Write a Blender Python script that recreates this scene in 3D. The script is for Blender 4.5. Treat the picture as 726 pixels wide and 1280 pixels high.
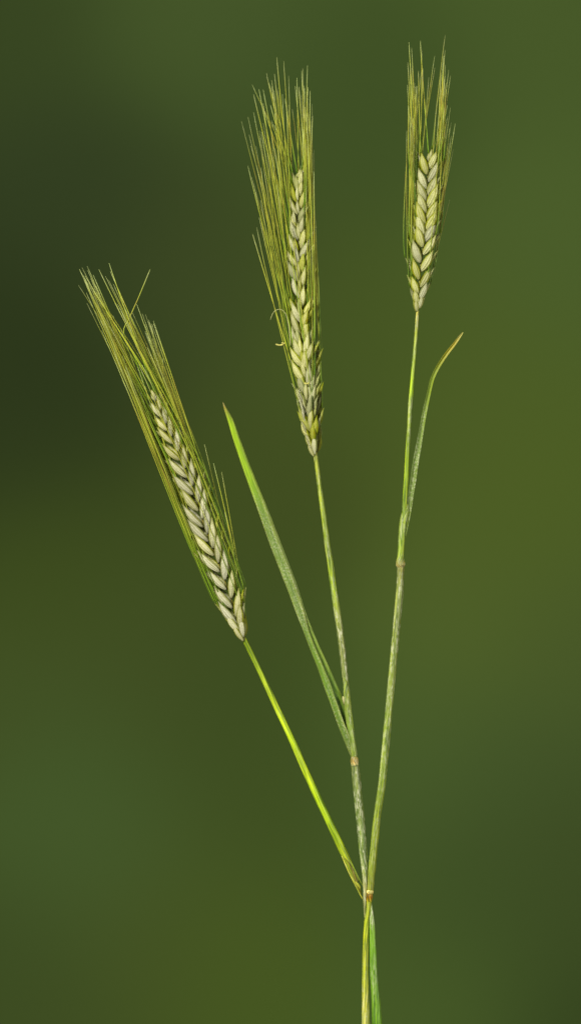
import bpy, math, random
from mathutils import Vector, noise
random.seed(11)
sc = bpy.context.scene
for o in list(bpy.data.objects): bpy.data.objects.remove(o)

S = 0.00025                       # metres per unit (the plant is about 32 cm tall in view)
CX, CZ = 363.0, 1500.0
def W(x, y, d=0.0):               # x to the right, y downwards, d towards the viewer, in quarter millimetres
    return Vector(((x-CX)*S, -d*S, (CZ-y)*S))

# ---------------------------------------------------------------- camera
cam = bpy.data.cameras.new('camera'); camo = bpy.data.objects.new('camera', cam)
sc.collection.objects.link(camo); sc.camera = camo
DIST = 2.4
camo.location = (0, -DIST, (CZ-640)*S); camo.rotation_euler = (math.radians(90), 0, 0)
cam.sensor_fit = 'VERTICAL'; cam.sensor_height = 24
cam.lens = 24*DIST/(1280*S)
cam.clip_start = 0.05; cam.clip_end = 50
# ---------------------------------------------------------------- world and lamps (studio)
w = bpy.data.worlds.new("World"); sc.world = w; w.use_nodes = True
bg = w.node_tree.nodes['Background']; bg.inputs[0].default_value = (1.0, 0.98, 0.92, 1); bg.inputs[1].default_value = 0.20
def area(name, loc, target, size, power, col=(1, 1, 1)):
    l = bpy.data.lights.new(name, 'AREA'); l.shape = 'RECTANGLE'; l.size = size[0]; l.size_y = size[1]
    l.energy = power; l.color = col
    o = bpy.data.objects.new(name, l); sc.collection.objects.link(o); o.location = loc
    o.rotation_euler = (Vector(target)-Vector(loc)).to_track_quat('-Z', 'Y').to_euler()
    return o
TG = (0, 0, 0.23)
area('key_softbox', (-0.85, -1.05, 0.95), TG, (0.34, 0.34), 33, (1, 0.98, 0.93))
area('fill_softbox', (1.1, -1.0, 0.35), TG, (0.5, 0.8), 7.5, (1.0, 0.98, 0.95))
area('backdrop_fill_top', (0.0, -0.05, 1.55), (0, 1.05, 0.45), (1.6, 0.4), 5.2, (1, 1, 1))  # unseen lamp pair, added to light the backdrop evenly
area('backdrop_fill_bottom', (0.0, -0.05, -1.1), (0, 1.05, 0.0), (1.6, 0.4), 5.2, (1, 1, 1))
sc.view_settings.view_transform = 'Standard'; sc.view_settings.look = 'None'
sc.view_settings.exposure = 0.0; sc.view_settings.gamma = 1.0

# ---------------------------------------------------------------- helpers
def lin(c):
    r = []
    for v in c[:3]:
        v = v/255.0
        r.append(v/12.92 if v <= 0.04045 else ((v+0.055)/1.055)**2.4)
    return r
def colc(c):
    r, g, b = [max(0, min(255, v)) for v in c[:3]]
    if g-r > 20: r += 0.42*(g-r-20)
    return lin((r, g, b))
def link(o): sc.collection.objects.link(o); return o
def cat(pts, n):
    """Catmull-Rom resample of a list of equal-length tuples to n+1 tuples."""
    P = [tuple(p) for p in pts]; K = len(P); out = []
    for i in range(n+1):
        f = i/n*(K-1); k = min(int(f), K-2); t = f-k
        p0 = P[max(k-1, 0)]; p1 = P[k]; p2 = P[k+1]; p3 = P[min(k+2, K-1)]
        out.append(tuple(0.5*(2*b+(c-a)*t+(2*a-5*b+4*c-d)*t*t+(3*b-a-3*c+d)*t**3) for a, b, c, d in zip(p0, p1, p2, p3)))
    return out
def thing(name, label, catg, loc, group=None):
    o = bpy.data.objects.new(name, None); link(o); o.location = loc; o.empty_display_size = 0.01
    o['label'] = label; o['category'] = catg
    if group: o['group'] = group
    return o
WLOC = {}
def mesh_obj(name, verts, faces, mat, parent=None, origin=None, uvs=None, cols=None, smooth=True, label=None):
    origin = Vector(origin) if origin is not None else Vector(verts[0])
    me = bpy.data.meshes.new(name)
    me.from_pydata([tuple(Vector(v)-origin) for v in verts], [], faces)
    if uvs:
        ul = me.uv_layers.new(name='UVMap')
        for lp in me.loops: ul.data[lp.index].uv = uvs[lp.vertex_index]
    if cols:
        ca = me.attributes.new('Col', 'FLOAT_COLOR', 'POINT')
        for i, c in enumerate(cols): ca.data[i].color = c
    if smooth:
        for p in me.polygons: p.use_smooth = True
    me.materials.append(mat)
    o = link(bpy.data.objects.new(name, me))
    base = Vector((0, 0, 0))
    if parent is not None:
        o.parent = parent; base = WLOC.get(parent.name, Vector(parent.location))
    o.location = origin-base; WLOC[o.name] = origin.copy()
    if label: o['label'] = label
    return o
def frame(path, i, ref):
    a = path[min(i+1, len(path)-1)]-path[max(i-1, 0)]
    a.normalize()
    s = a.cross(ref)
    if s.length < 1e-6: s = Vector((1, 0, 0))
    s.normalize(); n = s.cross(a).normalized()     # s to the right, n towards the viewer (ref ~ viewer side)
    return a, s, n
VIEW = Vector((0, -1, 0))
def tube(path, rad, cols, sides=12, flat=1.0, ribs=0, ribd=0.06, ribph=0.0, vscale=1.0, bevel=True):
    """path world points, rad metres per point; returns verts, faces, uvs, cols"""
    V, F, U, C = [], [], [], []
    arc = 0
    n = len(path)
    for i, p in enumerate(path):
        if i: arc += (path[i]-path[i-1]).length/S
        a, s, nn = frame(path, i, VIEW)
        for j in range(sides):
            th = 2*math.pi*j/sides + math.pi/2*3       # seam at the back
            r = rad[i]
            if ribs: r *= 1+ribd*math.cos(ribs*th+ribph)
            V.append(p+s*math.cos(th)*r+nn*math.sin(th)*r*flat)
            U.append((j/sides*2*math.pi*max(rad[i]/S, .4), arc*vscale)); C.append(cols[i])
    for i in range(n-1):
        for j in range(sides):
            k = (j+1) % sides
            F.append((i*sides+j, i*sides+k, (i+1)*sides+k, (i+1)*sides+j))
    F.append(tuple(range(sides))[::-1]); F.append(tuple((n-1)*sides+j for j in range(sides)))
    return V, F, U, C
def stem_obj(name, stations, mat, parent, seg=60, sides=20, flat=0.9, ribs=9, ribd=0.085, label=None, jit=0.0):
    """stations: x, y, depth, width, r, g, b, bloom"""
    st = cat(stations, seg)
    path = [W(q[0], q[1], q[2]) for q in st]
    for i in range(1, len(path)-1):
        if jit: path[i] += Vector((noise.noise(Vector((st[i][1]*0.05, 1.3, 0))), 0, 0))*jit*S
    rad = [max(q[3], 0.2)/2*S for q in st]
    cols = [tuple(colc(q[4:7]))+(max(0, min(1, q[7])),) for q in st]
    V, F, U, C = tube(path, rad, cols, sides, flat, ribs, ribd, random.random()*6)
    return mesh_obj(name, V, F, mat, parent, path[0], U, C, label=label)

# ---------------------------------------------------------------- materials
class NT:
    def __init__(s, name):
        s.m = bpy.data.materials.new(name); s.m.use_nodes = True; s.t = s.m.node_tree
        s.t.nodes.clear(); s.out = s.n('ShaderNodeOutputMaterial')
    def n(s, typ, **kw):
        nd = s.t.nodes.new(typ)
        for k, v in kw.items():
            if k.startswith('i_'):
                key = k[2:]; key = int(key) if key.isdigit() else key
                nd.inputs[key].default_value = v
            else: setattr(nd, k, v)
        return nd
    def l(s, a, b): s.t.links.new(a, b)
    def math(s, op, a, b=None, c=None, clamp=False):
        nd = s.n('ShaderNodeMath', operation=op, use_clamp=clamp)
        for i, v in enumerate((a, b, c)):
            if v is None: continue
            if isinstance(v, (int, float)): nd.inputs[i].default_value = v
            else: s.l(v, nd.inputs[i])
        return nd.outputs[0]
    def mix(s, f, a, b, blend='MIX'):
        nd = s.n('ShaderNodeMix', data_type='RGBA', blend_type=blend)
        for i, v in ((0, f), (6, a), (7, b)):
            if isinstance(v, (int, float)): nd.inputs[i].default_value = v
            elif isinstance(v, (tuple, list)): nd.inputs[i].default_value = tuple(v)+((1,) if len(v) == 3 else ())
            else: s.l(v, nd.inputs[i])
        return nd.outputs[2]
    def uv(s, sx, sy, obj=False):
        tc = s.n('ShaderNodeTexCoord'); mp = s.n('ShaderNodeMapping')
        mp.inputs['Scale'].default_value = (sx, sy, 1)
        oi = s.n('ShaderNodeObjectInfo'); cb = s.n('ShaderNodeCombineXYZ')
        s.l(s.math('MULTIPLY', oi.outputs['Random'], 37.0), cb.inputs[2])
        s.l(tc.outputs['UV'], mp.inputs['Vector']); s.l(cb.outputs[0], mp.inputs['Location'])
        return mp.outputs[0]
    def noise(s, vec, scale, detail=3, rough=0.6):
        nd = s.n('ShaderNodeTexNoise'); nd.inputs['Scale'].default_value = scale
        nd.inputs['Detail'].default_value = detail; nd.inputs['Roughness'].default_value = rough
        s.l(vec, nd.inputs['Vector']); return nd.outputs[0]
    def step(s, v, a, b, lo=0.0, hi=1.0):
        nd = s.n('ShaderNodeMapRange', interpolation_type='SMOOTHSTEP')
        s.l(v, nd.inputs[0]); nd.inputs[1].default_value = a; nd.inputs[2].default_value = b
        nd.inputs[3].default_value = lo; nd.inputs[4].default_value = hi; return nd.outputs[0]
    def finish(s, col, rough=0.5, bump=None, bd=0.3, trans=0.15, spec=0.4, dist=0.0003):
        p = s.n('ShaderNodeBsdfPrincipled'); p.inputs['Roughness'].default_value = rough
        p.inputs['Specular IOR Level'].default_value = spec
        s.l(col, p.inputs['Base Color']); last = p.outputs[0]
        if bump is not None:
            b = s.n('ShaderNodeBump'); b.inputs['Strength'].default_value = bd; b.inputs['Distance'].default_value = dist
            s.l(bump, b.inputs['Height']); s.l(b.outputs[0], p.inputs['Normal'])
        if trans > 0:
            t = s.n('ShaderNodeBsdfTranslucent'); s.l(col, t.inputs[0])
            mx = s.n('ShaderNodeMixShader'); mx.inputs[0].default_value = trans
            s.l(p.outputs[0], mx.inputs[1]); s.l(t.outputs[0], mx.inputs[2]); last = mx.outputs[0]
        s.l(last, s.out.inputs[0]); return s.m

def mat_stem(name, streak=1.0, grain=1.0, trans=0.12, rough=0.42, gl=0.30, k=1.0):
    t = NT(name)
    at = t.n('ShaderNodeAttribute', attribute_name='Col')
    c0 = t.mix(1.0, at.outputs['Color'], (1.28*k, 1.2*k, 0.74*k), 'MULTIPLY')
    v1 = t.uv(0.42, 0.010); v2 = t.uv(1.4, gl); v3 = t.uv(0.8, 0.03)
    st = t.noise(v1, 1.0, 3, 0.6); st2 = t.noise(v3, 1.0, 2, 0.5)
    gr = t.noise(v2, 0.40, 3, 0.7); big = t.noise(t.uv(0.25, 0.03), 1.0, 2, 0.5)
    col = t.mix(t.step(st, 0.42, 0.60, 0, 1.0*streak), c0, (1.85, 1.6, 1.7), 'MULTIPLY')
    col = t.mix(t.step(st2, 0.42, 0.53, 0.95*streak, 0), col, (0.40, 0.48, 0.22), 'MULTIPLY')
    # powdery wax bloom, in grains gathered in long patches
    f = t.math('MULTIPLY', at.outputs['Alpha'], t.math('MULTIPLY', t.step(gr, 0.47, 0.57), t.step(st, 0.36, 0.60, 0.45, 1.0)))
    f = t.math('MULTIPLY', f, t.step(big, 0.36, 0.60, 0.25, 1.0))
    f = t.math('ADD', f, t.math('MULTIPLY', at.outputs['Alpha'], 0.06))
    f = t.math('MULTIPLY', f, 0.85*grain, clamp=True)
    col = t.mix(f, col, tuple(lin((224, 224, 180))))
    # sparse brownish flecks
    fl = t.step(t.noise(t.uv(0.35, 0.2), 1.0, 3, 0.7), 0.66, 0.74, 0, 0.45)
    col = t.mix(fl, col, tuple(lin((120, 95, 35))))
    h = t.math('ADD', t.math('MULTIPLY', st2, 0.8), t.math('MULTIPLY', gr, 0.35))
    return t.finish(col, rough, h, 0.55, trans, 0.45, 0.00018)
M_STEM = mat_stem('stem_tissue', k=0.92); M_LEAF = mat_stem('leaf_tissue', 0.5, 1.0, 0.22, 0.5, 1.0, 0.74)

def mat_husk(name, pale, edge, base, amount=1.0):
    t = NT(name)
    tc = t.n('ShaderNodeTexCoord'); sp = t.n('ShaderNodeSeparateXYZ'); t.l(tc.outputs['UV'], sp.inputs[0])
    u, v = sp.outputs[0], sp.outputs[1]                         # u -1..1 over the face, v 0..1 base to tip
    oi = t.n('ShaderNodeObjectInfo'); rnd = oi.outputs['Random']
    au = t.math('ABSOLUTE', u)
    ns = t.noise(t.uv(5, 3), 1.0, 3, 0.6)
    col = t.mix(t.step(t.math('ADD', au, t.math('MULTIPLY', t.math('SUBTRACT', ns, 0.5), 0.7)), 0.42, 0.92), pale, edge)
    # nerves
    wv = t.math('SINE', t.math('ADD', t.math('MULTIPLY', u, 10.5), t.math('MULTIPLY', rnd, 6.0)))
    nn = t.noise(t.uv(9, 1.2), 1.0, 2, 0.5)
    nf = t.math('MULTIPLY', t.step(wv, 0.35, 0.95), t.step(nn, 0.38, 0.62))
    col = t.mix(t.math('MULTIPLY', nf, 0.8*amount, clamp=True), col, edge)
    col = t.mix(t.step(v, 0.68, 1.0, 0, 0.75), col, edge)       # greener towards the tip
    # fine speckle
    sp2 = t.noise(t.uv(5, 15), 1.0, 3, 0.7)
    col = t.mix(t.step(sp2, 0.50, 0.70, 0, 0.40), col, (1.22, 1.2, 1.15), 'MULTIPLY')
    col = t.mix(t.step(sp2, 0.36, 0.47, 0.60, 0), col, (0.55, 0.56, 0.36), 'MULTIPLY')
    bl = t.step(t.noise(t.uv(2.2, 3.4), 1.0, 3, 0.7), 0.62, 0.72, 0, 0.55)
    col = t.mix(bl, col, base)
    hs = t.n('ShaderNodeHueSaturation'); t.l(col, hs.inputs['Color'])
    t.l(t.math('ADD', t.math('MULTIPLY', rnd, 0.34), 0.84), hs.inputs['Value'])
    t.l(t.math('ADD', t.math('MULTIPLY', t.math('FRACT', t.math('MULTIPLY', rnd, 17.3)), 0.5), 0.72), hs.inputs['Saturation'])
    h = t.math('ADD', wv, t.math('MULTIPLY', sp2, 2.0))
    return t.finish(hs.outputs[0], 0.62, h, 0.5, 0.12, 0.22, 0.00014)
M_HUSK = mat_husk('husk_pale', tuple(lin((208, 205, 156))), tuple(lin((132, 136, 34))), tuple(lin((150, 118, 52))))
M_HUSKG = mat_husk('husk_green', tuple(lin((178, 178, 92))), tuple(lin((122, 134, 28))), tuple(lin((150, 105, 35))), 1.3)

M_HUSKM = mat_husk('husk_mid', tuple(lin((176, 178, 96))), tuple(lin((128, 138, 36))), tuple(lin((150, 118, 52))))
M_HUSKR = mat_husk('husk_soft_green', tuple(lin((198, 198, 138))), tuple(lin((138, 142, 40))), tuple(lin((150, 118, 52))))
M_HUSKC = mat_husk('husk_cream_green', tuple(lin((206, 204, 140))), tuple(lin((136, 142, 36))), tuple(lin((150, 118, 52))), 1.2)
def mat_awn(name):
    t = NT(name)
    tc = t.n('ShaderNodeTexCoord'); sp = t.n('ShaderNodeSeparateXYZ'); t.l(tc.outputs['UV'], sp.inputs[0])
    v = sp.outputs[1]; oi = t.n('ShaderNodeObjectInfo'); rnd = oi.outputs['Random']
    r2 = t.math('FRACT', t.math('MULTIPLY', rnd, 23.7))
    ns = t.noise(t.uv(2, 9), 1.0, 2, 0.6)
    col = t.mix(t.step(t.math('ADD', v, t.math('MULTIPLY', t.math('SUBTRACT', ns, 0.5), 0.3)), 0.15, 0.60),
                tuple(lin((112, 142, 20))), tuple(lin((172, 178, 50))))
    rust = t.math('MULTIPLY', t.step(r2, 0.25, 0.7), t.math('MULTIPLY', t.step(v, 0.45, 0.65), t.step(v, 0.92, 0.75)))
    col = t.mix(t.math('MULTIPLY', rust, t.step(ns, 0.42, 0.6, 0, 0.75)), col, tuple(lin((168, 138, 44))))
    col = t.mix(t.step(v, 0.80, 1.0, 0, 0.8), col, tuple(lin((176, 184, 116))))
    hs = t.n('ShaderNodeHueSaturation'); t.l(col, hs.inputs['Color'])
    t.l(t.math('ADD', t.math('MULTIPLY', rnd, 0.75), 0.55), hs.inputs['Value'])
    t.l(t.math('ADD', t.math('MULTIPLY', r2, 0.02), 0.493), hs.inputs['Hue'])
    return t.finish(hs.outputs[0], 0.38, None, 0, 0.08, 0.5)
M_AWN = mat_awn('awn_tissue')
def mat_plain(name, c, rough=0.6, trans=0.1):
    t = NT(name); ns = t.noise(t.uv(0.4, 0.4), 1.0, 3, 0.6)
    k = lin(c); col = t.mix(t.step(ns, 0.35, 0.65), tuple(k), tuple(x*0.6 for x in k))
    return t.finish(col, rough, ns, 0.3, trans, 0.3, 0.0001)
M_ANTHER = mat_plain('anther_tissue', (222, 214, 110)); M_FIL = mat_plain('filament_tissue', (205, 205, 130))
M_NODE = mat_plain('node_brown', (158, 122, 34)); M_RING = mat_plain('collar_pale', (214, 210, 140))
M_SCAR = mat_plain('torn_pith', (205, 208, 60))

# ---------------------------------------------------------------- backdrop (flat stand-in for the out-of-focus green background)
def make_backdrop():
    t = NT('blurred_green_background')
    tc = t.n('ShaderNodeTexCoord'); obj = tc.outputs['Object']
    K = 1+BY/DIST
    # background blur painted as soft colour patches, blended into each other: sum(w*c)/sum(w)
    acc = None; tot = None
    for (px, py, c) in DABS:
        x, z = (px-363)*S*K, (640-py)*S*K; r = 112*S*K
        d = t.n('ShaderNodeVectorMath', operation='DISTANCE'); t.l(obj, d.inputs[0]); d.inputs[1].default_value = (x, 0.0, z)
        w_ = t.math('EXPONENT', t.math('MULTIPLY', t.math('POWER', t.math('DIVIDE', d.outputs['Value'], r), 1.6), -1.0))
        w_ = t.math('ADD', w_, 1e-5)
        v = t.n('ShaderNodeVectorMath', operation='SCALE'); v.inputs[0].default_value = tuple(lin(c)); t.l(w_, v.inputs['Scale'])
        if acc is None: acc, tot = v.outputs[0], w_
        else:
            a_ = t.n('ShaderNodeVectorMath', operation='ADD'); t.l(acc, a_.inputs[0]); t.l(v.outputs[0], a_.inputs[1]); acc = a_.outputs[0]
            tot = t.math('ADD', tot, w_)
    dv = t.n('ShaderNodeVectorMath', operation='SCALE'); t.l(acc, dv.inputs[0]); t.l(t.math('DIVIDE', 1.0, tot), dv.inputs['Scale'])
    col = dv.outputs[0]
    mu = t.n('ShaderNodeMix', data_type='RGBA', blend_type='MULTIPLY'); mu.inputs[0].default_value = 1
    t.l(col, mu.inputs[6]); mu.inputs[7].default_value = (BK, BK, BK, 1)
    p = t.n('ShaderNodeBsdfDiffuse'); t.l(mu.outputs[2], p.inputs[0]); t.l(p.outputs[0], t.out.inputs[0])
    V, F = [], []
    nx = 12; zc = (CZ-640)*S
    prof = []
    for k in range(13):                      # upright flat panel
        prof.append((BY, -1.6+3.2*k/12))
    for (y, z) in prof:
        for i in range(nx+1):
            V.append((-1.8+3.6*i/nx, y, zc+z))
    for k in range(len(prof)-1):
        for i in range(nx):
            a = k*(nx+1)+i; F.append((a, a+1, a+nx+2, a+nx+1))
    nF = len(V)
    V += [(x, y+0.004, z) for (x, y, z) in V]
    F += [tuple(j+nF for j in f)[::-1] for f in F[:]]
    o = mesh_obj('backdrop', V, F, t.m, None, (0, BY, zc)); o['kind'] = 'structure'
BY = 0.9; BK = 1.0
DABS = [(4, 4, (52, 66, 32)), (40, 444, (41, 52, 26)), (104, 234, (47, 59, 32)), (54, 704, (60, 75, 30)), (654, 644, (75, 92, 36)), (704, 24, (68, 86, 40)),
        (644, 964, (64, 82, 42)), (304, 1204, (69, 87, 33)), (242, 22, (65, 82, 40)), (452, 152, (60, 77, 36)), (682, 302, (72, 91, 42)), (242, 352, (57, 69, 34)),
        (452, 422, (66, 82, 34)), (352, 622, (62, 75, 32)), (602, 482, (74, 91, 37)), (12, 562, (43, 54, 27)), (22, 902, (62, 76, 34)), (202, 852, (63, 76, 34)),
        (22, 1242, (61, 75, 33)), (562, 1252, (70, 90, 40)), (717, 1102, (60, 74, 35)), (717, 822, (70, 86, 40)), (582, 802, (78, 95, 40)), (332, 1002, (61, 77, 33)),
        (75, 985, (66, 88, 43)), (105, 1065, (67, 87, 43)), (185, 1180, (66, 80, 34)), (2, 1200, (57, 74, 35)), (285, 870, (58, 74, 32)), (720, 1275, (51, 66, 31)),
        (530, 950, (71, 92, 43)), (690, 1040, (60, 75, 36)), (600, 1110, (60, 79, 37))]
make_backdrop()

# ---------------------------------------------------------------- ear parts
def husk_mesh(name, base, d, side, out, L, Wd, T, mat, parent, curve=0.12, nl=14, ns=18, blunt=0.42, skew=0.0, label=None):
    """pointed boat-shaped husk: d length direction, side width direction, out face direction (unit)."""
    V, F, U = [], [], []
    for i in range(nl+1):
        v = i/nl
        # width profile: quick swell, long tapering point
        wv = (math.sin(math.pi*v**0.82)**0.80) if 0 < v < 1 else 0.0
        if v > 0.6: wv *= 1-0.45*((v-0.6)/0.4)
        wv = max(wv, 0.10 if i == 0 else 0.05)
        c = base+d*(L*v)+out*(curve*L*math.sin(math.pi*v*0.9)*0.8) + side*(skew*L*math.sin(math.pi*v))
        for j in range(ns):
            th = 2*math.pi*j/ns
            cu, sn = math.cos(th), math.sin(th)
            rib = 1+0.13*math.cos(6*th+math.pi) if sn > 0 else 1
            V.append(c+side*(cu*Wd/2*wv)+out*(sn*T/2*wv*(1.0 if sn > 0 else 0.5)*rib))
            U.append((cu*(1 if sn >= 0 else 1.0), v))
    for i in range(nl):
        for j in range(ns):
            k = (j+1) % ns
            F.append((i*ns+j, i*ns+k, (i+1)*ns+k, (i+1)*ns+j))
    F.append(tuple(range(ns))[::-1]); F.append(tuple(nl*ns+j for j in range(ns)))
    tip = base+d*L+out*(curve*L*math.sin(math.pi*0.9)*0.8)
    mesh_obj(name, V, F, mat, parent, base, U, None, label=label)
    return tip

def bez(p0, p1, p2, p3, t):
    return p0*(1-t)**3+p1*3*t*(1-t)**2+p2*3*t*t*(1-t)+p3*t**3
def awn(pts, parent, w0=1.7, w1=0.8, name='awn', mat=None, flat=0.7, label=None):
    n = len(pts); V, F, U = [], [], []
    sides = 5
    for i, p in enumerate(pts):
        a, s, nn = frame(pts, i, VIEW)
        t = i/(n-1); r = (w0*(1-t)**0.8+w1*(1-(1-t)**0.8))/2*S
        if t > 0.97: r *= 0.5
        for j in range(sides):
            th = 2*math.pi*j/sides+0.4
            V.append(p+s*math.cos(th)*r+nn*math.sin(th)*r*flat*1.2); U.append((j/sides, t))
    for i in range(n-1):
        for j in range(sides):
            k = (j+1) % sides
            F.append((i*sides+j, i*sides+k, (i+1)*sides+k, (i+1)*sides+j))
    F.append(tuple(range(sides))[::-1]); F.append(tuple((n-1)*sides+j for j in range(sides)))
    return mesh_obj(name, V, F, mat or M_AWN, parent, pts[0], U, None, label=label)

def make_ear(parent, axis,  nodes, ang, rot0, rot1, sizes, tips, extra, seed, jitter=0.06, husk_l=27, husk_w=9.0, depth0=0, tipspread=10, lenbias=0.0, mess=0.0, bare=0.0, flank=6.0, flankpale=0.0, gawn=0.45, aw=1.0, lk=60.0, pm=None, thick=4.6, flk=1.2, loose=0.0, central=False):
    pm = pm or M_HUSK
    """axis: list of (x,y); nodes per side; sizes(t) scale along ear; tips: explicit awn ends (x,y)"""
    rnd = random.Random(seed)
    N = nodes*2
    ax = cat([(x, y, depth0) for x, y in axis], 80)
    P = [W(*q) for q in ax]
    def at(t):
        f = t*80; k = min(int(f), 79); return P[k].lerp(P[k+1], f-k), (P[k+1]-P[k]).normalized()
    # rachis
    r = [2.4*S/2*(1-0.5*i/80)*(1+0.25*math.sin(i*1.9)) for i in range(81)]
    V, F, U, C = tube(P, r, [tuple(lin((120, 118, 48)))+(0.1,)]*81, 8)
    ear = mesh_obj('ear', V, F, M_STEM, parent, P[0], U, C)
    cands = []
    for k in range(N):
        t = (k+0.3)/N*0.955; sg = -1 if k % 2 == 0 else 1
        p, a = at(t); rot = rot0+(rot1-rot0)*t+rnd.uniform(-jitter, jitter)
        s0 = a.cross(VIEW).normalized(); n0 = s0.cross(a).normalized()
        s = s0*math.cos(rot)+n0*math.sin(rot); n = n0*math.cos(rot)-s0*math.sin(rot)
        sc_ = sizes(t)
        for face in (1, -1):
            an = ang*(0.42+0.58*min(1, t/0.14))*rnd.uniform(0.86, 1.14)*(0.7+0.3*sc_)*(1-0.35*max(0, t-0.8)/0.2)
            an += rnd.uniform(-mess, mess)*min(1, 0.2+t/0.3)
            up = 0.10+rnd.uniform(-0.03, 0.03)
            d = (a*math.cos(an)+s*sg*math.sin(an)+n*face*up).normalized()
            side = d.cross(n*face).normalized(); out = side.cross(d).normalized()
            if out.dot(n*face) < 0: out = -out
            b = p+s*sg*(0.6*S)+n*face*(2.4*S*sc_)-a*3.0*S*sc_+s*rnd.uniform(-1, 1)*loose*S+a*rnd.uniform(-1, 1)*loose*1.6*S+n*face*rnd.uniform(0, 1)*loose*S
            L = husk_l*1.38*sc_*rnd.uniform(0.93, 1.07)*S; Wd = husk_w*1.13*sc_*rnd.uniform(0.92, 1.06)*S
            odd = mess > 0 and rnd.random() < 0.2
            tip = husk_mesh('husk', b, d, side, out, L, Wd, thick*sc_*S, M_HUSKM if odd else pm, ear, curve=0.10, skew=0.03*sg*face)
            cands.append([tip, d, t, sg, face])
            # narrow outer glume hugging the husk's lower edge
            an2 = an*1.22+0.05
            d2 = (a*math.cos(an2)+s*sg*math.sin(an2)+n*face*0.02).normalized()
            side2 = d2.cross(n*face).normalized()
            b2 = p+s*sg*(2.2*S)+n*face*(2.6*S*sc_)-a*(1.8*S)
            gt = husk_mesh('glume', b2, d2, side2, n*face, L*rnd.uniform(0.95, 1.1), 6.0*sc_*S, 3.0*sc_*S, M_HUSKM, ear, curve=0.05, nl=8, ns=6)
            if rnd.random() < gawn: cands.append([gt, d2, t, sg, face])
        # sterile lateral floret on the flank
        an = ang*flk*(0.35+0.65*min(1, t/0.16))
        d = (a*math.cos(an)+s*sg*math.sin(an)).normalized(); side = n
        b = p+s*sg*(2.5*S)
        if central and t < 0.17: continue
        tip = husk_mesh('husk', b, d, side, s*sg, husk_l*1.05*sc_*S, flank*sc_*S, 5*sc_*S, pm if rnd.random() < flankpale else M_HUSKG, ear, curve=0.05, nl=12, ns=14)
        cands.append([tip, d, t, sg, 0])
        if central and k % 2 == 0:
            for face in (1, -1):
                q = rnd.uniform(-0.16, 0.16); d = (a*math.cos(q)+s*math.sin(q)+n*face*0.13).normalized(); side = d.cross(n*face).normalized(); out = side.cross(d).normalized()
                if out.dot(n*face) < 0: out = -out
                husk_mesh('husk', p+n*face*4.2*S*sc_+s*rnd.uniform(-2.5, 2.5)*S, d, side, out, husk_l*1.15*sc_*rnd.uniform(0.85, 1.1)*S, husk_w*0.78*sc_*S, 4*sc_*S, pm if rnd.random() < 0.7 else M_HUSKM, ear, curve=0.08)
    # terminal husks
    p, a = at(0.96)
    s0 = a.cross(VIEW).normalized(); n0 = s0.cross(a).normalized()
    for q, ql in ((-0.22, 0.7), (0.03, 1.0), (0.22, 0.65)):
        d = (a*math.cos(q)+s0*math.sin(q)+n0*0.1).normalized(); side = d.cross(n0).normalized()
        tip = husk_mesh('husk', p, d, side, n0, husk_l*ql*sizes(0.95)*S, 5.5*S, 3.4*S, pm, ear)
        cands.append([tip, d, 1.0, 1 if q > 0 else -1, 0])
    # awns: explicit ends first, matched to husks whose own lean points nearest to them
    free = list(cands); rnd.shuffle(free)
    fan = sorted([q for q in (extra+tips) if q[1] < min(y for x, y in axis)+75])
    low = [q for q in (extra+tips) if q not in fan]
    def grow(cnd, end, w0):
        tip, d, t, sg, face = cnd
        Ld = (end-tip).length
        dd = (end-tip).normalized()
        p1 = tip+(d*0.5+dd*0.5).normalized()*min(Ld*0.2, 20*S)
        p2 = end-(dd*0.92+a*0.08)*Ld*0.35
        p2 += Vector((rnd.uniform(-1, 1), rnd.uniform(-1, 1), 0))*Ld*0.012
        awn([bez(tip-d*1.5*S, p1, p2, end, i/14) for i in range(15)], ear, w0, 0.62)
    a1, a6 = at(1.0)[0], at(0.6)[0]; slope = (a1-a6).x/(a1-a6).z
    def sidepen(c, e):
        dx = c[0].x-at(min(1, c[2]))[0].x; ex = e.x-a1.x-slope*(e.z-a1.z)
        return 0.5 if dx*ex < 0 else 0.0
    for (x, y) in tips:
        e0 = W(x, y, depth0)
        best = None
        for c in free:
            v = e0-c[0]; L = v.length/S
            if L < 45 : continue
            lean = v.normalized().angle(c[1])
            dx = c[0].x-at(min(1, c[2]))[0].x; ex = e0.x-at(1.0)[0].x-(at(1.0)[0]-at(0.6)[0]).x/(at(1.0)[0]-at(0.6)[0]).z*(e0.z-at(1.0)[0].z)
            if dx*ex < 0: lean += 0.9
            if c[4] == 1 and rnd.random() < bare: lean += 1.0
            pos = abs(L-(150+lenbias+lk*(1-c[2])))/300
            cost = lean+pos+rnd.uniform(0, 0.12)
            if best is None or cost < best[0]: best = (cost, c)
        if best is None: continue
        c = best[1]; free.remove(c)
        grow(c, W(x, y, depth0+rnd.uniform(-tipspread, tipspread)+c[4]*8), aw*rnd.uniform(1.35, 1.8))
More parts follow.
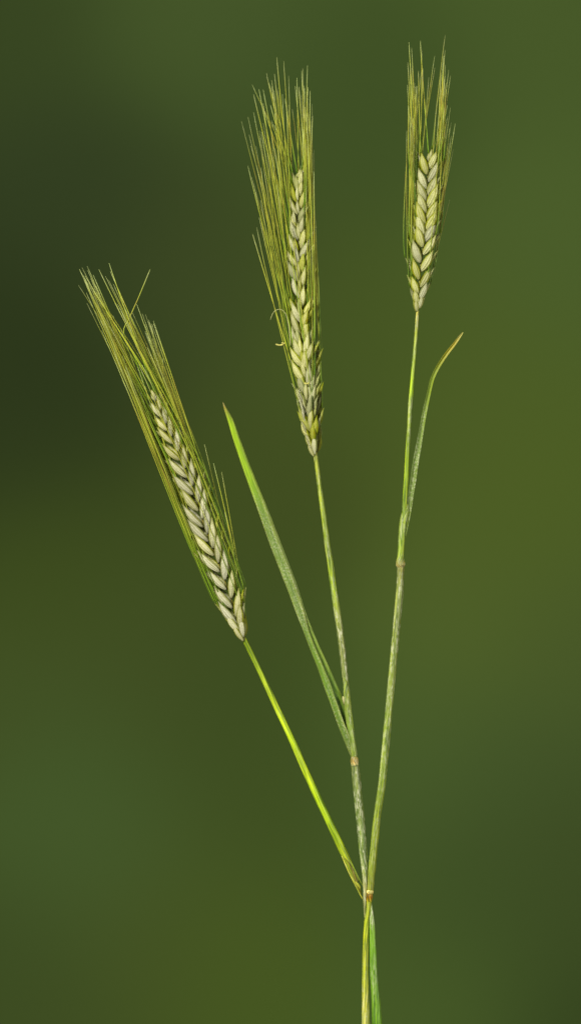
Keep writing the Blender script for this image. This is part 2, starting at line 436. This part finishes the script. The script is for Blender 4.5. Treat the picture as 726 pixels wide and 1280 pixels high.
    for c in free:
        if len(extra) == 0: break
        if c[4] == 1 and rnd.random() < bare: continue
        # ends lying along lines between neighbours of the explicit bundle
        opts = []
        for _ in range(14):
            i_ = rnd.randrange(len(fan)-2); w1_, w2_ = rnd.random(), rnd.random()*0.5; (xa, ya), (xb, yb), (xc, yc) = fan[i_:i_+3]
            x = xa+(xb-xa)*w1_+(xc-xa)*w2_; y = ya+(yb-ya)*w1_+(yc-ya)*w2_
            if low and rnd.random() < 0.05: x, y = rnd.choice(low)
            q = rnd.uniform(0, 0.42); bx = c[0].x/S+CX, CZ-c[0].z/S
            x += (bx[0]-x)*q+rnd.uniform(-4, 4); y += (bx[1]-y)*q
            e = W(x, y, depth0); v = e-c[0]
            if v.length/S < 40: continue
            opts.append((v.normalized().angle(c[1])+abs(v.length/S-(140+lenbias+lk*(1-c[2])))/260+sidepen(c, e), x, y))
        if not opts: continue
        opts.sort(); _, x, y = opts[0]
        grow(c, W(x, y, depth0+rnd.uniform(-tipspread, tipspread)+c[4]*10), aw*rnd.uniform(1.1, 1.6))
    return ear, at

def bump_sizes(lo, hi, a, b, end):
    def f(t):
        if t < a: return lo+(hi-lo)*math.sin(t/a*math.pi/2)
        if t < b: return hi
        return hi+(end-hi)*((t-b)/(1-b))
    return f

# ================================================================= LEFT STALK
GRP = None
left = thing('grass_stalk', 'left-leaning green stalk with a bearded pale ear, its stem cut off at the foot', 'grass stalk', W(452, 1122, -6))
stem_obj('stem', [(304.5, 797, -2, 4.6, 150, 165, 50, 0), (306.5, 802, -2, 5.4, 138, 168, 34, 0), (321, 831.6, -2, 5.8, 130, 166, 30, 0.1),
                  (335.5, 862.6, -2, 6.4, 142, 180, 30, 0.1), (351, 896, -3, 7.2, 150, 192, 28, 0.15), (366.4, 928.8, -3, 7.6, 140, 186, 24, 0.1),
                  (378.8, 957.7, -4, 7.8, 156, 196, 30, 0.1), (393, 989, -4, 8.0, 142, 190, 22, 0.05), (406.5, 1018, -5, 8.4, 126, 176, 18, 0.05),
                  (420.5, 1047.5, -5, 8.8, 132, 174, 22, 0.05), (431, 1070, -6, 9.0, 138, 168, 34, 0.1), (440, 1090, -6, 8.2, 118, 140, 30, 0.1), (446, 1103, -6, 7.2, 104, 118, 26, 0.1)],
         M_STEM, left, seg=90, flat=0.8)
def sliver(name, pts, ws, col, parent, bloom=0.1, label=None, th=0.8):
    st = [(x, y, d, w_)+col+(bloom,) for (x, y, d), w_ in zip(pts, ws)]
    q = cat(st, 16); path = [W(*p[:3]) for p in q]
    V, F, U, C = tube(path, [max(p[3], .3)/2*S for p in q], [tuple(lin(col))+(bloom,)]*len(q), 8, th/1.5)
    return mesh_obj(name, V, F, M_STEM, parent, path[0], U, C, label=label)
sliver('torn_sheath', [(427, 1070, -3, ), (435, 1088, -3), (443, 1104, -4), (449, 1116, -5), (453, 1124.5, -6)], [1.2, 1.8, 2.2, 1.8, 0.9], (176, 188, 66), left, 0.3, 'split pale strip of the cut end')
sliver('torn_sheath', [(437, 1075, -4), (444, 1089, -4), (450, 1101, -5), (455, 1110, -9)], [1, 1.6, 1.6, 1.0], (150, 178, 50), left, 0.3)
sliver('torn_sheath', [(430, 1072, -1), (437, 1081, -1), (442, 1093, -2), (446, 1104, -3), (452, 1118, -5)], [1, 1.6, 2.4, 2.4, 1.0], (120, 116, 30), left, 0.1)
mesh_obj('torn_pith', *(lambda q: (q[0], q[1]))(tube([W(444, 1102, -1), W(447, 1106, -1), W(449.5, 1109, -1.5), W(450, 1113, -2)], [0.6*S, 1.8*S, 1.5*S, .4*S], [(0, 0, 0, 0)]*4, 8)), M_SCAR, left, label='bright yellow torn pith')
left_axis = [(305, 800), (301.3, 789), (296.3, 774), (288.6, 747), (278.8, 720), (269.8, 695), (261.8, 673.7), (253.7, 652), (247, 627.5), (238.3, 603), (227.5, 577), (217.4, 552.6), (208.6, 533), (200.9, 513), (190, 490)]
LT = [(98.7, 356.6), (100, 337.7), (103, 334.5), (107, 352), (109, 332.5), (110, 338), (113, 376), (124, 337), (136.7, 329), (138, 339),
      (136, 350), (142, 355), (171, 380), (182, 393), (183.5, 429), (201.5, 436), (153, 474), (105, 345), (132, 345), (186, 400), (190, 405),
      (255.5, 555), (267, 579), (277, 590), (116, 350), (121, 358), (281, 640), (117, 344), (178, 392)]
EX = [(118, 362), (122, 372), (128, 384), (134, 395), (140, 405), (146, 400), (150, 420), (160, 420), (168, 432), (175, 440), (120, 395), (112, 370), (128, 408),
      (180, 430), (190, 450), (200, 450), (210, 462), (205, 455), (215, 490), (232, 520), (158, 460), (165, 455), (148, 440)]
ear, atL = make_ear(left, left_axis, 16, math.radians(23), math.radians(17), math.radians(12), bump_sizes(0.70, 1.06, 0.22, 0.55, 0.60), LT, EX, 3, lenbias=30, bare=0.4, thick=4.2, flank=7.5, flankpale=0.5, gawn=0.7, lk=170)
awn(cat([W(181, 480, 4), W(168, 445, 4), W(154, 417, 5), W(162, 398, 6), (W(174, 371, 7)), W(188, 337, 8)], 16) and [Vector(p) for p in cat([W(181, 480, 4), W(168, 445, 4), W(155, 416, 5), W(162, 398, 6), W(174, 371, 7), W(188, 337, 8)], 18)], ear, 1.3, 0.9, label='snapped awn kinked across the others')

# ================================================================= MIDDLE STALK
mid = thing('grass_stalk', 'middle stalk with the longest bearded ear and one broad folded leaf blade pointing up left', 'grass stalk', W(455.5, 1146, 0))
stem_obj('stem', [(393.6, 566, 0, 4.4, 176, 178, 70, 0.2), (395, 575, 0, 5.0, 150, 165, 60, 0.5), (399.5, 610, 0, 5.6, 138, 162, 48, 0.4), (405, 650, 0, 6.2, 130, 160, 44, 0.4),
                  (409.5, 685, 0, 6.6, 128, 156, 52, 0.6), (412.3, 702, 0, 6.9, 126, 158, 40, 0.5), (416.5, 733, 0, 7.6, 116, 156, 34, 0.45), (421.3, 766, 0, 7.9, 122, 146, 60, 0.8),
                  (426, 799, 0, 7.9, 110, 128, 66, 1.0), (429.5, 830, 0, 7.2, 118, 136, 76, 1.0), (433, 862, -1, 6.6, 124, 148, 66, 0.8), (438, 905, -2, 5.8, 116, 150, 50, 0.5), (443, 948, -2, 5.5, 120, 150, 60, 0.5)],
         M_STEM, mid, seg=90)
stem_obj('leaf_sheath', [(430.4, 846, 1.5, 2.0, 112, 138, 40, 0.3), (432.3, 860, 1.5, 6.8, 118, 148, 48, 0.5), (434.2, 880, 1, 8.4, 122, 150, 50, 0.6), (437.4, 908, 1, 8.2, 118, 158, 58, 0.6),
                         (441, 932, 1, 7.6, 116, 150, 52, 0.5), (443, 946, 0.5, 7.4, 110, 138, 60, 0.5)], M_STEM, mid, seg=40, label='green sheath wrapped round the upper stem')
stem_obj('node', [(442.6, 945.5, 1, 7.0, 128, 128, 60, 0.3), (442.7, 948, 1, 9.2, 138, 128, 56, 0.4), (442.9, 951, 1, 10.2, 150, 134, 76, 0.6), (443, 954, 1, 9.4, 186, 170, 120, 0.8), (443.4, 957, 1, 9.0, 140, 150, 100, 0.9)],
         M_STEM, mid, seg=14, ribs=6, ribd=0.08, label='knobby brownish node')
stem_obj('lower_stem', [(443.2, 955, 0, 8.8, 112, 132, 74, 1.0), (444.8, 970, 0, 9.8, 106, 128, 68, 1.0), (447.6, 1000, 0, 10.2, 100, 130, 60, 0.95), (450, 1022, 0, 10.2, 96, 128, 56, 0.9),
                        (453, 1057, 1, 9.8, 92, 128, 56, 0.85), (455.2, 1085, 1, 7.6, 110, 138, 76, 0.95), (456, 1108, 1, 5.2, 140, 150, 100, 1.0), (455.5, 1122, 1.5, 3.8, 150, 158, 110, 1.0),
                        (455.7, 1138, 2, 2.2, 160, 165, 110, 0.9), (455.8, 1148, 2, 1.0, 150, 160, 70, 0.5)], M_STEM, mid, seg=70, label='pale powdery lower stem')
# folded leaf: crease on the left, near half in front, far half opening on the right
def leaf_folded(parent, rows):
    """rows: y_left, x_left, x_near, x_far, open(depth between the halves), colour, bloom"""
    q = cat(rows, 70); V, F, U, C = [], [], [], []
    NS = 5
    arc = 0; prev = None
    for i, (y, xl, xn, xf, op, r, g, b, bl) in enumerate(q):
        dw = (xn-xl)*0.05; xl += dw; xn -= dw
        lf = W(xl, y, 0); nr = W(xn, y-(xn-xl)*0.30, op*0.5+0.4); fr = W(xf, y-(xf-xl)*0.36, -op*0.5-0.4)
        if prev is not None: arc += (lf-prev).length/S
        prev = lf
        c = tuple(colc((r, g, b)))
        th = 0.35*S
        ring = []
        for half, edge in ((1, nr), (-1, fr)):
            for k in range(NS+1):
                u = k/NS; p = lf.lerp(edge, u)+Vector((0, -half*math.sin(u*math.pi)*0.8*S, 0))
                ring.append((p, u*(1 if half > 0 else -1), half))
        # ordered outline: near outer surface crease->edge, near inner edge->crease, far inner crease->edge, far outer edge->crease
        near = [x for x in ring if x[2] == 1]; far = [x for x in ring if x[2] == -1]
        out = [p+Vector((0, -th, 0)) for p, u, h in near]+[p+Vector((0, th, 0)) for p, u, h in near[::-1]][:-1]
        out += [p+Vector((0, -th, 0)) for p, u, h in far[1:]]+[p+Vector((0, th, 0)) for p, u, h in far[::-1]]
        us = [u for p, u, h in near]+[u for p, u, h in near[::-1]][:-1]+[u-2 for p, u, h in far[1:]]+[u-2 for p, u, h in far[::-1]]
        tags = [0]*len(near)+[0]*(len(near)-1)+[1]*(len(far)-1)+[1]*len(far)
        wpx = max(xn-xl, 1)
        for p, u, tg in zip(out, us, tags):
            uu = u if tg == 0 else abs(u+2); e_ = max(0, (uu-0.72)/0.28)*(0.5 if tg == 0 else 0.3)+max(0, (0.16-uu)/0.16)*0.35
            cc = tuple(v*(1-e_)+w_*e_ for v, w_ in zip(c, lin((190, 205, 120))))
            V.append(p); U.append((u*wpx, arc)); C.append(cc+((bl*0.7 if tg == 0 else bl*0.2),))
        m = len(out)
    for i in range(len(q)-1):
        for j in range(m):
            k = (j+1) % m
            F.append((i*m+j, i*m+k, (i+1)*m+k, (i+1)*m+j))
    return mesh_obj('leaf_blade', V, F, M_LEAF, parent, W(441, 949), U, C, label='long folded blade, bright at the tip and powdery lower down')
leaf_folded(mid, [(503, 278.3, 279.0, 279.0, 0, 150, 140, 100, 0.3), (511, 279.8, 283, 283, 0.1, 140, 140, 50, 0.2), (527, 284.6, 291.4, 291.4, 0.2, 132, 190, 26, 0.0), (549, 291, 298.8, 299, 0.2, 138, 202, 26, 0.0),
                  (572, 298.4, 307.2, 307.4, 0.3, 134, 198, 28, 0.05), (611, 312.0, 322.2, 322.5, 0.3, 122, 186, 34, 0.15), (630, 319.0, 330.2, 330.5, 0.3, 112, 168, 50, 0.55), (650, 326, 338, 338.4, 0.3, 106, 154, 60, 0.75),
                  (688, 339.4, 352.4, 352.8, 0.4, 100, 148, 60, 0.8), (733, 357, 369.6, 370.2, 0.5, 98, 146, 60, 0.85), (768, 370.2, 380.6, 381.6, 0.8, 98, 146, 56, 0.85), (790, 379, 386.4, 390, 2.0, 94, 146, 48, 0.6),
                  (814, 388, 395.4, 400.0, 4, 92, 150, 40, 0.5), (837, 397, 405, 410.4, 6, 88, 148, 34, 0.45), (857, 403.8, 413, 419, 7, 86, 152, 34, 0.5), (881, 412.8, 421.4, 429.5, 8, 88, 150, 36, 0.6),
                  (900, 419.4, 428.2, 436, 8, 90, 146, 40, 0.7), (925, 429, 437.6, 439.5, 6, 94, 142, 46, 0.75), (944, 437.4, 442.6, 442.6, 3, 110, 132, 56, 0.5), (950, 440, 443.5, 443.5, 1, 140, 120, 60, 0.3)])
mesh_obj('ligule', *(lambda q: (q[0], q[1]))(tube([W(428.4, 870.5, 2), W(429, 873, 3), W(429.6, 876.5, 3), W(430, 881, 2)], [0.8*S, 1.5*S, 1.3*S, .5*S], [(0, 0, 0, 0)]*4, 8)), M_RING, mid, label='tiny white membrane at the sheath mouth')
mid_axis = [(394, 569), (392.5, 552), (390, 535), (388, 510), (386.5, 489), (383, 460), (381, 440), (379, 410), (378, 390), (377, 349), (375.5, 320), (374.5, 290), (374.5, 262), (374, 235), (374, 222)]
MTt = [(302, 152.6), (310, 146), (317, 140), (310, 208), (320.6, 207), (329.7, 209.7), (323.6, 111), (329, 112.6), (329, 153.5), (333, 91.5), (339.6, 99.8),
       (343, 93), (346, 72.5), (354.5, 75.8), (360.7, 94.8), (371, 96.4), (374, 108), (378.4, 85.7), (380.6, 109.7), (384.2, 82.4), (387.5, 113.8), (390, 128.7),
       (343, 185.7), (315.7, 292.6), (321, 285), (329.8, 210.7), (336, 103), (347, 110), (353, 118), (340, 108), (389.5, 150), (327, 165), (317, 118)]
MEX = [(326, 170), (333, 150), (338, 130), (344, 125), (350, 130), (356, 122), (362, 130), (366, 150), (376, 140), (382, 135), (386, 160), (340, 165), (348, 170), (332, 195), (338, 205), (356, 160), (388, 190), (324, 210), (334, 240), (341, 250), (329, 215)]
earM, atM = make_ear(mid, mid_axis, 24, math.radians(21), math.radians(42), math.radians(24), bump_sizes(0.80, 1.10, 0.14, 0.5, 0.78), MTt, MEX, 7, jitter=0.26, husk_l=22, husk_w=8.2, lenbias=55, tipspread=14, mess=0.16, bare=0.72, flank=8.0, flankpale=0.6, pm=M_HUSKC, flk=0.7, loose=1.7, central=True)
awn([Vector(p) for p in cat([W(363, 432, 9), W(361.5, 412, 9), W(358, 395, 10), (W(352, 387.5, 11)), W(345, 388, 11), W(340.5, 393, 10), W(338, 400, 9)], 22)], earM, 1.1, 0.7, 'filament', M_FIL, label='curled pale thread looping out of the ear')
def anther(x, y, ang, L, parent, d=9):
    dx, dy = math.cos(ang)*L/2, math.sin(ang)*L/2
    pts = [Vector(p) for p in cat([W(x-dx, y-dy, d), W(x, y+L*0.12, d+0.5), W(x+dx, y+dy, d)], 8)]
    V, F, U, C = tube(pts, [S*v for v in (0.5, 0.9, 1.1, 1.0, 0.8, 1.0, 1.1, 0.9, 0.4)], [(0, 0, 0, 0)]*9, 8)
    mesh_obj('anther', V, F, M_ANTHER, parent, pts[0], U)
anther(349.5, 430.5, 0.0, 10, earM, 8); anther(354, 429, 0.2, 4, earM, 9); anther(383, 479, 0.0, 7, earM, 14)
# ================================================================= RIGHT STALK
right = thing('grass_stalk', 'right stalk with the shortest, herringbone-patterned ear and a narrow curling leaf with yellow tip', 'grass stalk', W(458, 1400, 0))
stem_obj('stem', [(521.6, 388, 0, 3.0, 160, 160, 70, 0.2), (520.8, 400, 0, 3.6, 150, 160, 80, 0.5), (519.4, 423, 0, 4.0, 124, 150, 46, 0.4), (515.8, 462.5, 0, 4.4, 116, 156, 34, 0.25), (514, 487, 0, 4.6, 126, 176, 28, 0.1),
                  (512.4, 506, 0, 4.8, 116, 148, 70, 0.6), (510.9, 535, 0, 4.9, 116, 150, 50, 0.5), (509, 564, 0, 5.0, 126, 166, 26, 0.2), (507.6, 592, 0.5, 5.2, 134, 176, 22, 0.1), (506, 616, 1, 5.2, 130, 172, 26, 0.2), (504.8, 644, 1, 5.0, 120, 160, 34, 0.3),
                  (502.8, 675, 1, 4.8, 112, 152, 30, 0.2), (501.3, 703, 1, 5.0, 120, 140, 50, 0.5)], M_STEM, right, seg=80)
stem_obj('leaf_sheath', [(508, 630, -1.5, 4.0, 116, 146, 60, 0.5), (506.8, 640, -1, 8.6, 112, 144, 56, 0.5), (504.8, 650, -1, 10.0, 112, 144, 56, 0.5), (503, 664, -1, 9.4, 108, 146, 46, 0.5), (501.2, 680, -0.5, 7.6, 104, 146, 34, 0.3), (500.4, 695, 0, 8.2, 112, 146, 40, 0.3),
                         (500.2, 701, 0, 10.0, 128, 140, 60, 0.5), (500.5, 706, 0, 11.2, 150, 146, 90, 0.7), (501, 709, 0, 8.5, 150, 140, 90, 0.6)], M_STEM, right, seg=44, ribs=6, ribd=0.07, label='sheath clasping the stem, flared at its foot')
leafst = [(578, 415.5, 6, 1.2, 160, 164, 90, 0.2), (574, 421, 6, 3.0, 156, 158, 60, 0.2), (566, 432, 5, 4.1, 156, 154, 36, 0.0), (558.5, 441.5, 5, 4.6, 150, 154, 24, 0.0), (548, 457, 4, 4.8, 140, 156, 24, 0.0), (540, 473.5, 4, 4.7, 132, 164, 28, 0.05),
          (534.8, 495, 3, 4.9, 116, 152, 30, 0.1), (530.6, 514, 2, 5.6, 112, 152, 44, 0.5), (526.7, 536, 1, 6.0, 108, 150, 50, 0.7), (522.5, 560, 0, 7.0, 106, 150, 50, 0.8), (518.5, 582, 0, 7.4, 106, 148, 50, 0.8), (516, 601, -1, 7.2, 104, 146, 46, 0.8), (513, 620, -1, 7.0, 104, 142, 46, 0.7), (510, 640, -0.5, 6.8, 104, 140, 46, 0.6), (507, 656, -0.5, 6.4, 104, 140, 46, 0.6), (504, 672, -0.5, 5.5, 104, 140, 46, 0.5)]
def leaf_channel(name, stations, parent, label, seg=60, ddir=1, depth=0.36):
    q = cat(stations, seg); path = [W(*p[:3]) for p in q]; V, F, U, C = [], [], [], []; NS = 8; arc = 0
    for i, p in enumerate(q):
        if i: arc += (path[i]-path[i-1]).length/S
        a, s, n = frame(path, i, VIEW); c = tuple(colc(p[4:7]))+(max(0, min(1, p[7])),)
        wd = max(p[3], 0.4)/2*S
        top, bot = [], []
        for k in range(NS+1):
            u = k/NS*2-1; dz = (abs(u)**1.3-0.5)*wd*2*depth*ddir
            base = path[i]+s*u*wd+n*dz
            top.append(base+n*0.3*S); bot.append(base-n*0.3*S)
            U.append((u*wd/S, arc)); C.append(c)
        for k in range(NS, -1, -1): U.append(((k/NS*2-1)*wd/S, arc)); C.append(c)
        V += top+bot[::-1]
    m = 2*(NS+1)
    for i in range(len(q)-1):
        for j in range(m):
            k = (j+1) % m
            F.append((i*m+j, i*m+k, (i+1)*m+k, (i+1)*m+j))
    F.append(tuple(range(m))[::-1]); F.append(tuple((len(q)-1)*m+j for j in range(m)))
    return mesh_obj(name, V, F, M_LEAF, parent, path[-1], U, C, label=label)
leaf_channel('leaf_blade', leafst, right, 'narrow channelled blade curling right to a yellow tip')
stem_obj('lower_stem', [(500.6, 707, 0, 8.0, 176, 170, 110, 0.6), (500, 716, 0, 8.4, 130, 140, 70, 0.7), (499, 740, 0, 8.8, 122, 142, 66, 0.85), (496.3, 770, 0, 8.8, 116, 138, 60, 0.85), (492.8, 810, 0, 8.8, 112, 138, 54, 0.8), (488, 860, 0, 8.6, 112, 142, 50, 0.75), (484, 905, 0, 8.8, 108, 142, 44, 0.7),
                        (480, 950, 0, 9.0, 112, 146, 40, 0.6), (476.8, 982, 0, 9.0, 116, 150, 36, 0.5), (471, 1020, 0, 8.8, 118, 148, 30, 0.4), (467.2, 1057, 0, 9.0, 124, 150, 30, 0.35), (464.4, 1086, 0, 9.0, 134, 156, 40, 0.35), (462.2, 1113, 0, 7.6, 148, 160, 50, 0.35)], M_STEM, right, seg=110, ribs=7, ribd=0.09)
stem_obj('collar', [(462.1, 1112.5, 0.5, 7.8, 200, 196, 120, 0.4), (462, 1114.5, 0.5, 9.2, 214, 208, 140, 0.5), (462, 1116, 0.5, 8.6, 214, 206, 130, 0.4), (461.9, 1117.5, 0.5, 7.6, 170, 150, 50, 0.1)], M_STEM, right, seg=10, ribs=0, label='pale ring above the brown node')
stem_obj('node', [(461.9, 1117, 0, 7.4, 140, 126, 34, 0), (461.7, 1120, 0, 8.2, 138, 108, 26, 0), (461.3, 1123, 0, 7.6, 150, 120, 22, 0), (461, 1127, 0, 6.6, 176, 180, 50, 0)], M_STEM, right, seg=12, ribs=0, label='brown swollen node')
stem_obj('foot_stem', [(461, 1125.5, 0, 6.2, 158, 170, 40, 0), (460.6, 1131, 0, 6.2, 146, 166, 34, 0.1), (459.6, 1140, 1, 5.6, 160, 180, 30, 0.1), (458, 1152, 1.5, 5.6, 172, 192, 28, 0.1), (457.2, 1170, 2, 6.4, 176, 192, 40, 0.1), (456.6, 1190, 2, 7.0, 166, 180, 50, 0.15),
                       (456.3, 1220, 2, 7.2, 158, 176, 50, 0.3), (456.5, 1250, 2, 8.4, 166, 178, 76, 0.5), (457, 1282, 2, 9.6, 170, 182, 80, 0.45), (458, 1340, 2, 10, 170, 182, 80, 0.4), (459, 1400, 2, 10, 170, 182, 80, 0.4)], M_STEM, right, seg=80, label='yellowish foot of the stem')
stem_obj('leaf_sheath', [(463.0, 1127, 0, 1.6, 110, 150, 90, 0.9), (463.4, 1138, 0, 4.4, 100, 146, 90, 1.0), (464.4, 1152, 0, 6.8, 92, 140, 70, 0.9), (464.8, 1163, 0, 7.4, 76, 146, 30, 0.35), (465.8, 1190, 0, 8.6, 66, 142, 22, 0.2), (466.9, 1220, 0, 9.6, 72, 142, 28, 0.4),
                         (469.2, 1250, 0, 10.8, 72, 142, 22, 0.3), (471, 1282, 0, 12.2, 66, 138, 18, 0.1), (474, 1340, 0, 12, 66, 138, 18, 0.1), (476, 1400, 0, 11, 66, 138, 18, 0.1)], M_STEM, right, seg=80, flat=0.6, ribs=7, ribd=0.08, label='dark green sheath opening beside the stem foot')
r_axis = [(521.6, 389), (522.2, 378), (523.5, 360), (525.2, 334.6), (528.7, 309), (530.4, 291.7), (532, 274.5), (533, 255.6), (533.5, 236.7), (534.5, 214), (536.5, 200)]
RT = [(510.8, 52.7), (509.4, 77.7), (513, 154), (525, 51), (528, 86), (535.4, 97), (543, 69.5), (556, 44), (545.6, 127), (560.3, 87.8), (563, 94),
      (562.4, 135), (568.5, 154.6), (562.7, 178.5), (566, 186), (562, 248.7), (512.2, 158), (514, 60), (554, 70), (512.5, 80), (515, 75), (527, 60), (551, 90), (556, 95), (543, 341.5)]
REX = [(516, 95), (518, 110), (521, 130), (517, 120), (515, 140), (551, 105), (549, 120), (553, 115), (555, 135), (547, 140), (557, 140), (552, 125), (514, 165), (561, 165), (521, 110), (519, 90), (554, 100), (559, 200)]
earR, atR = make_ear(right, r_axis, 12, math.radians(23), math.radians(-4), math.radians(3), bump_sizes(0.48, 1.0, 0.38, 0.7, 0.80), RT, REX, 5, husk_l=23.5, husk_w=10.2, lenbias=0, tipspread=8, bare=0.6, gawn=0.75, aw=1.1, pm=M_HUSKR, thick=3.6, flk=0.8)
# ragged pale husk tips standing off the flank of the middle ear
rr = random.Random(21)
for k in range(15):
    t = 0.03+0.24*k/15; p, a = atM(t); q = math.radians(rr.uniform(-24, -10)); s0 = a.cross(VIEW).normalized()
    d = (a*math.cos(q)+s0*math.sin(q)+VIEW*rr.uniform(-0.1, 0.25)).normalized()
    b = p+s0*S*(-3-26*t)+VIEW*S*rr.uniform(0, 5)
    husk_mesh('glume', b, d, s0, VIEW, rr.uniform(15, 23)*S, rr.uniform(2.0, 3.2)*S, 2.0*S, M_HUSK, earM, curve=0.06, nl=8, ns=8)
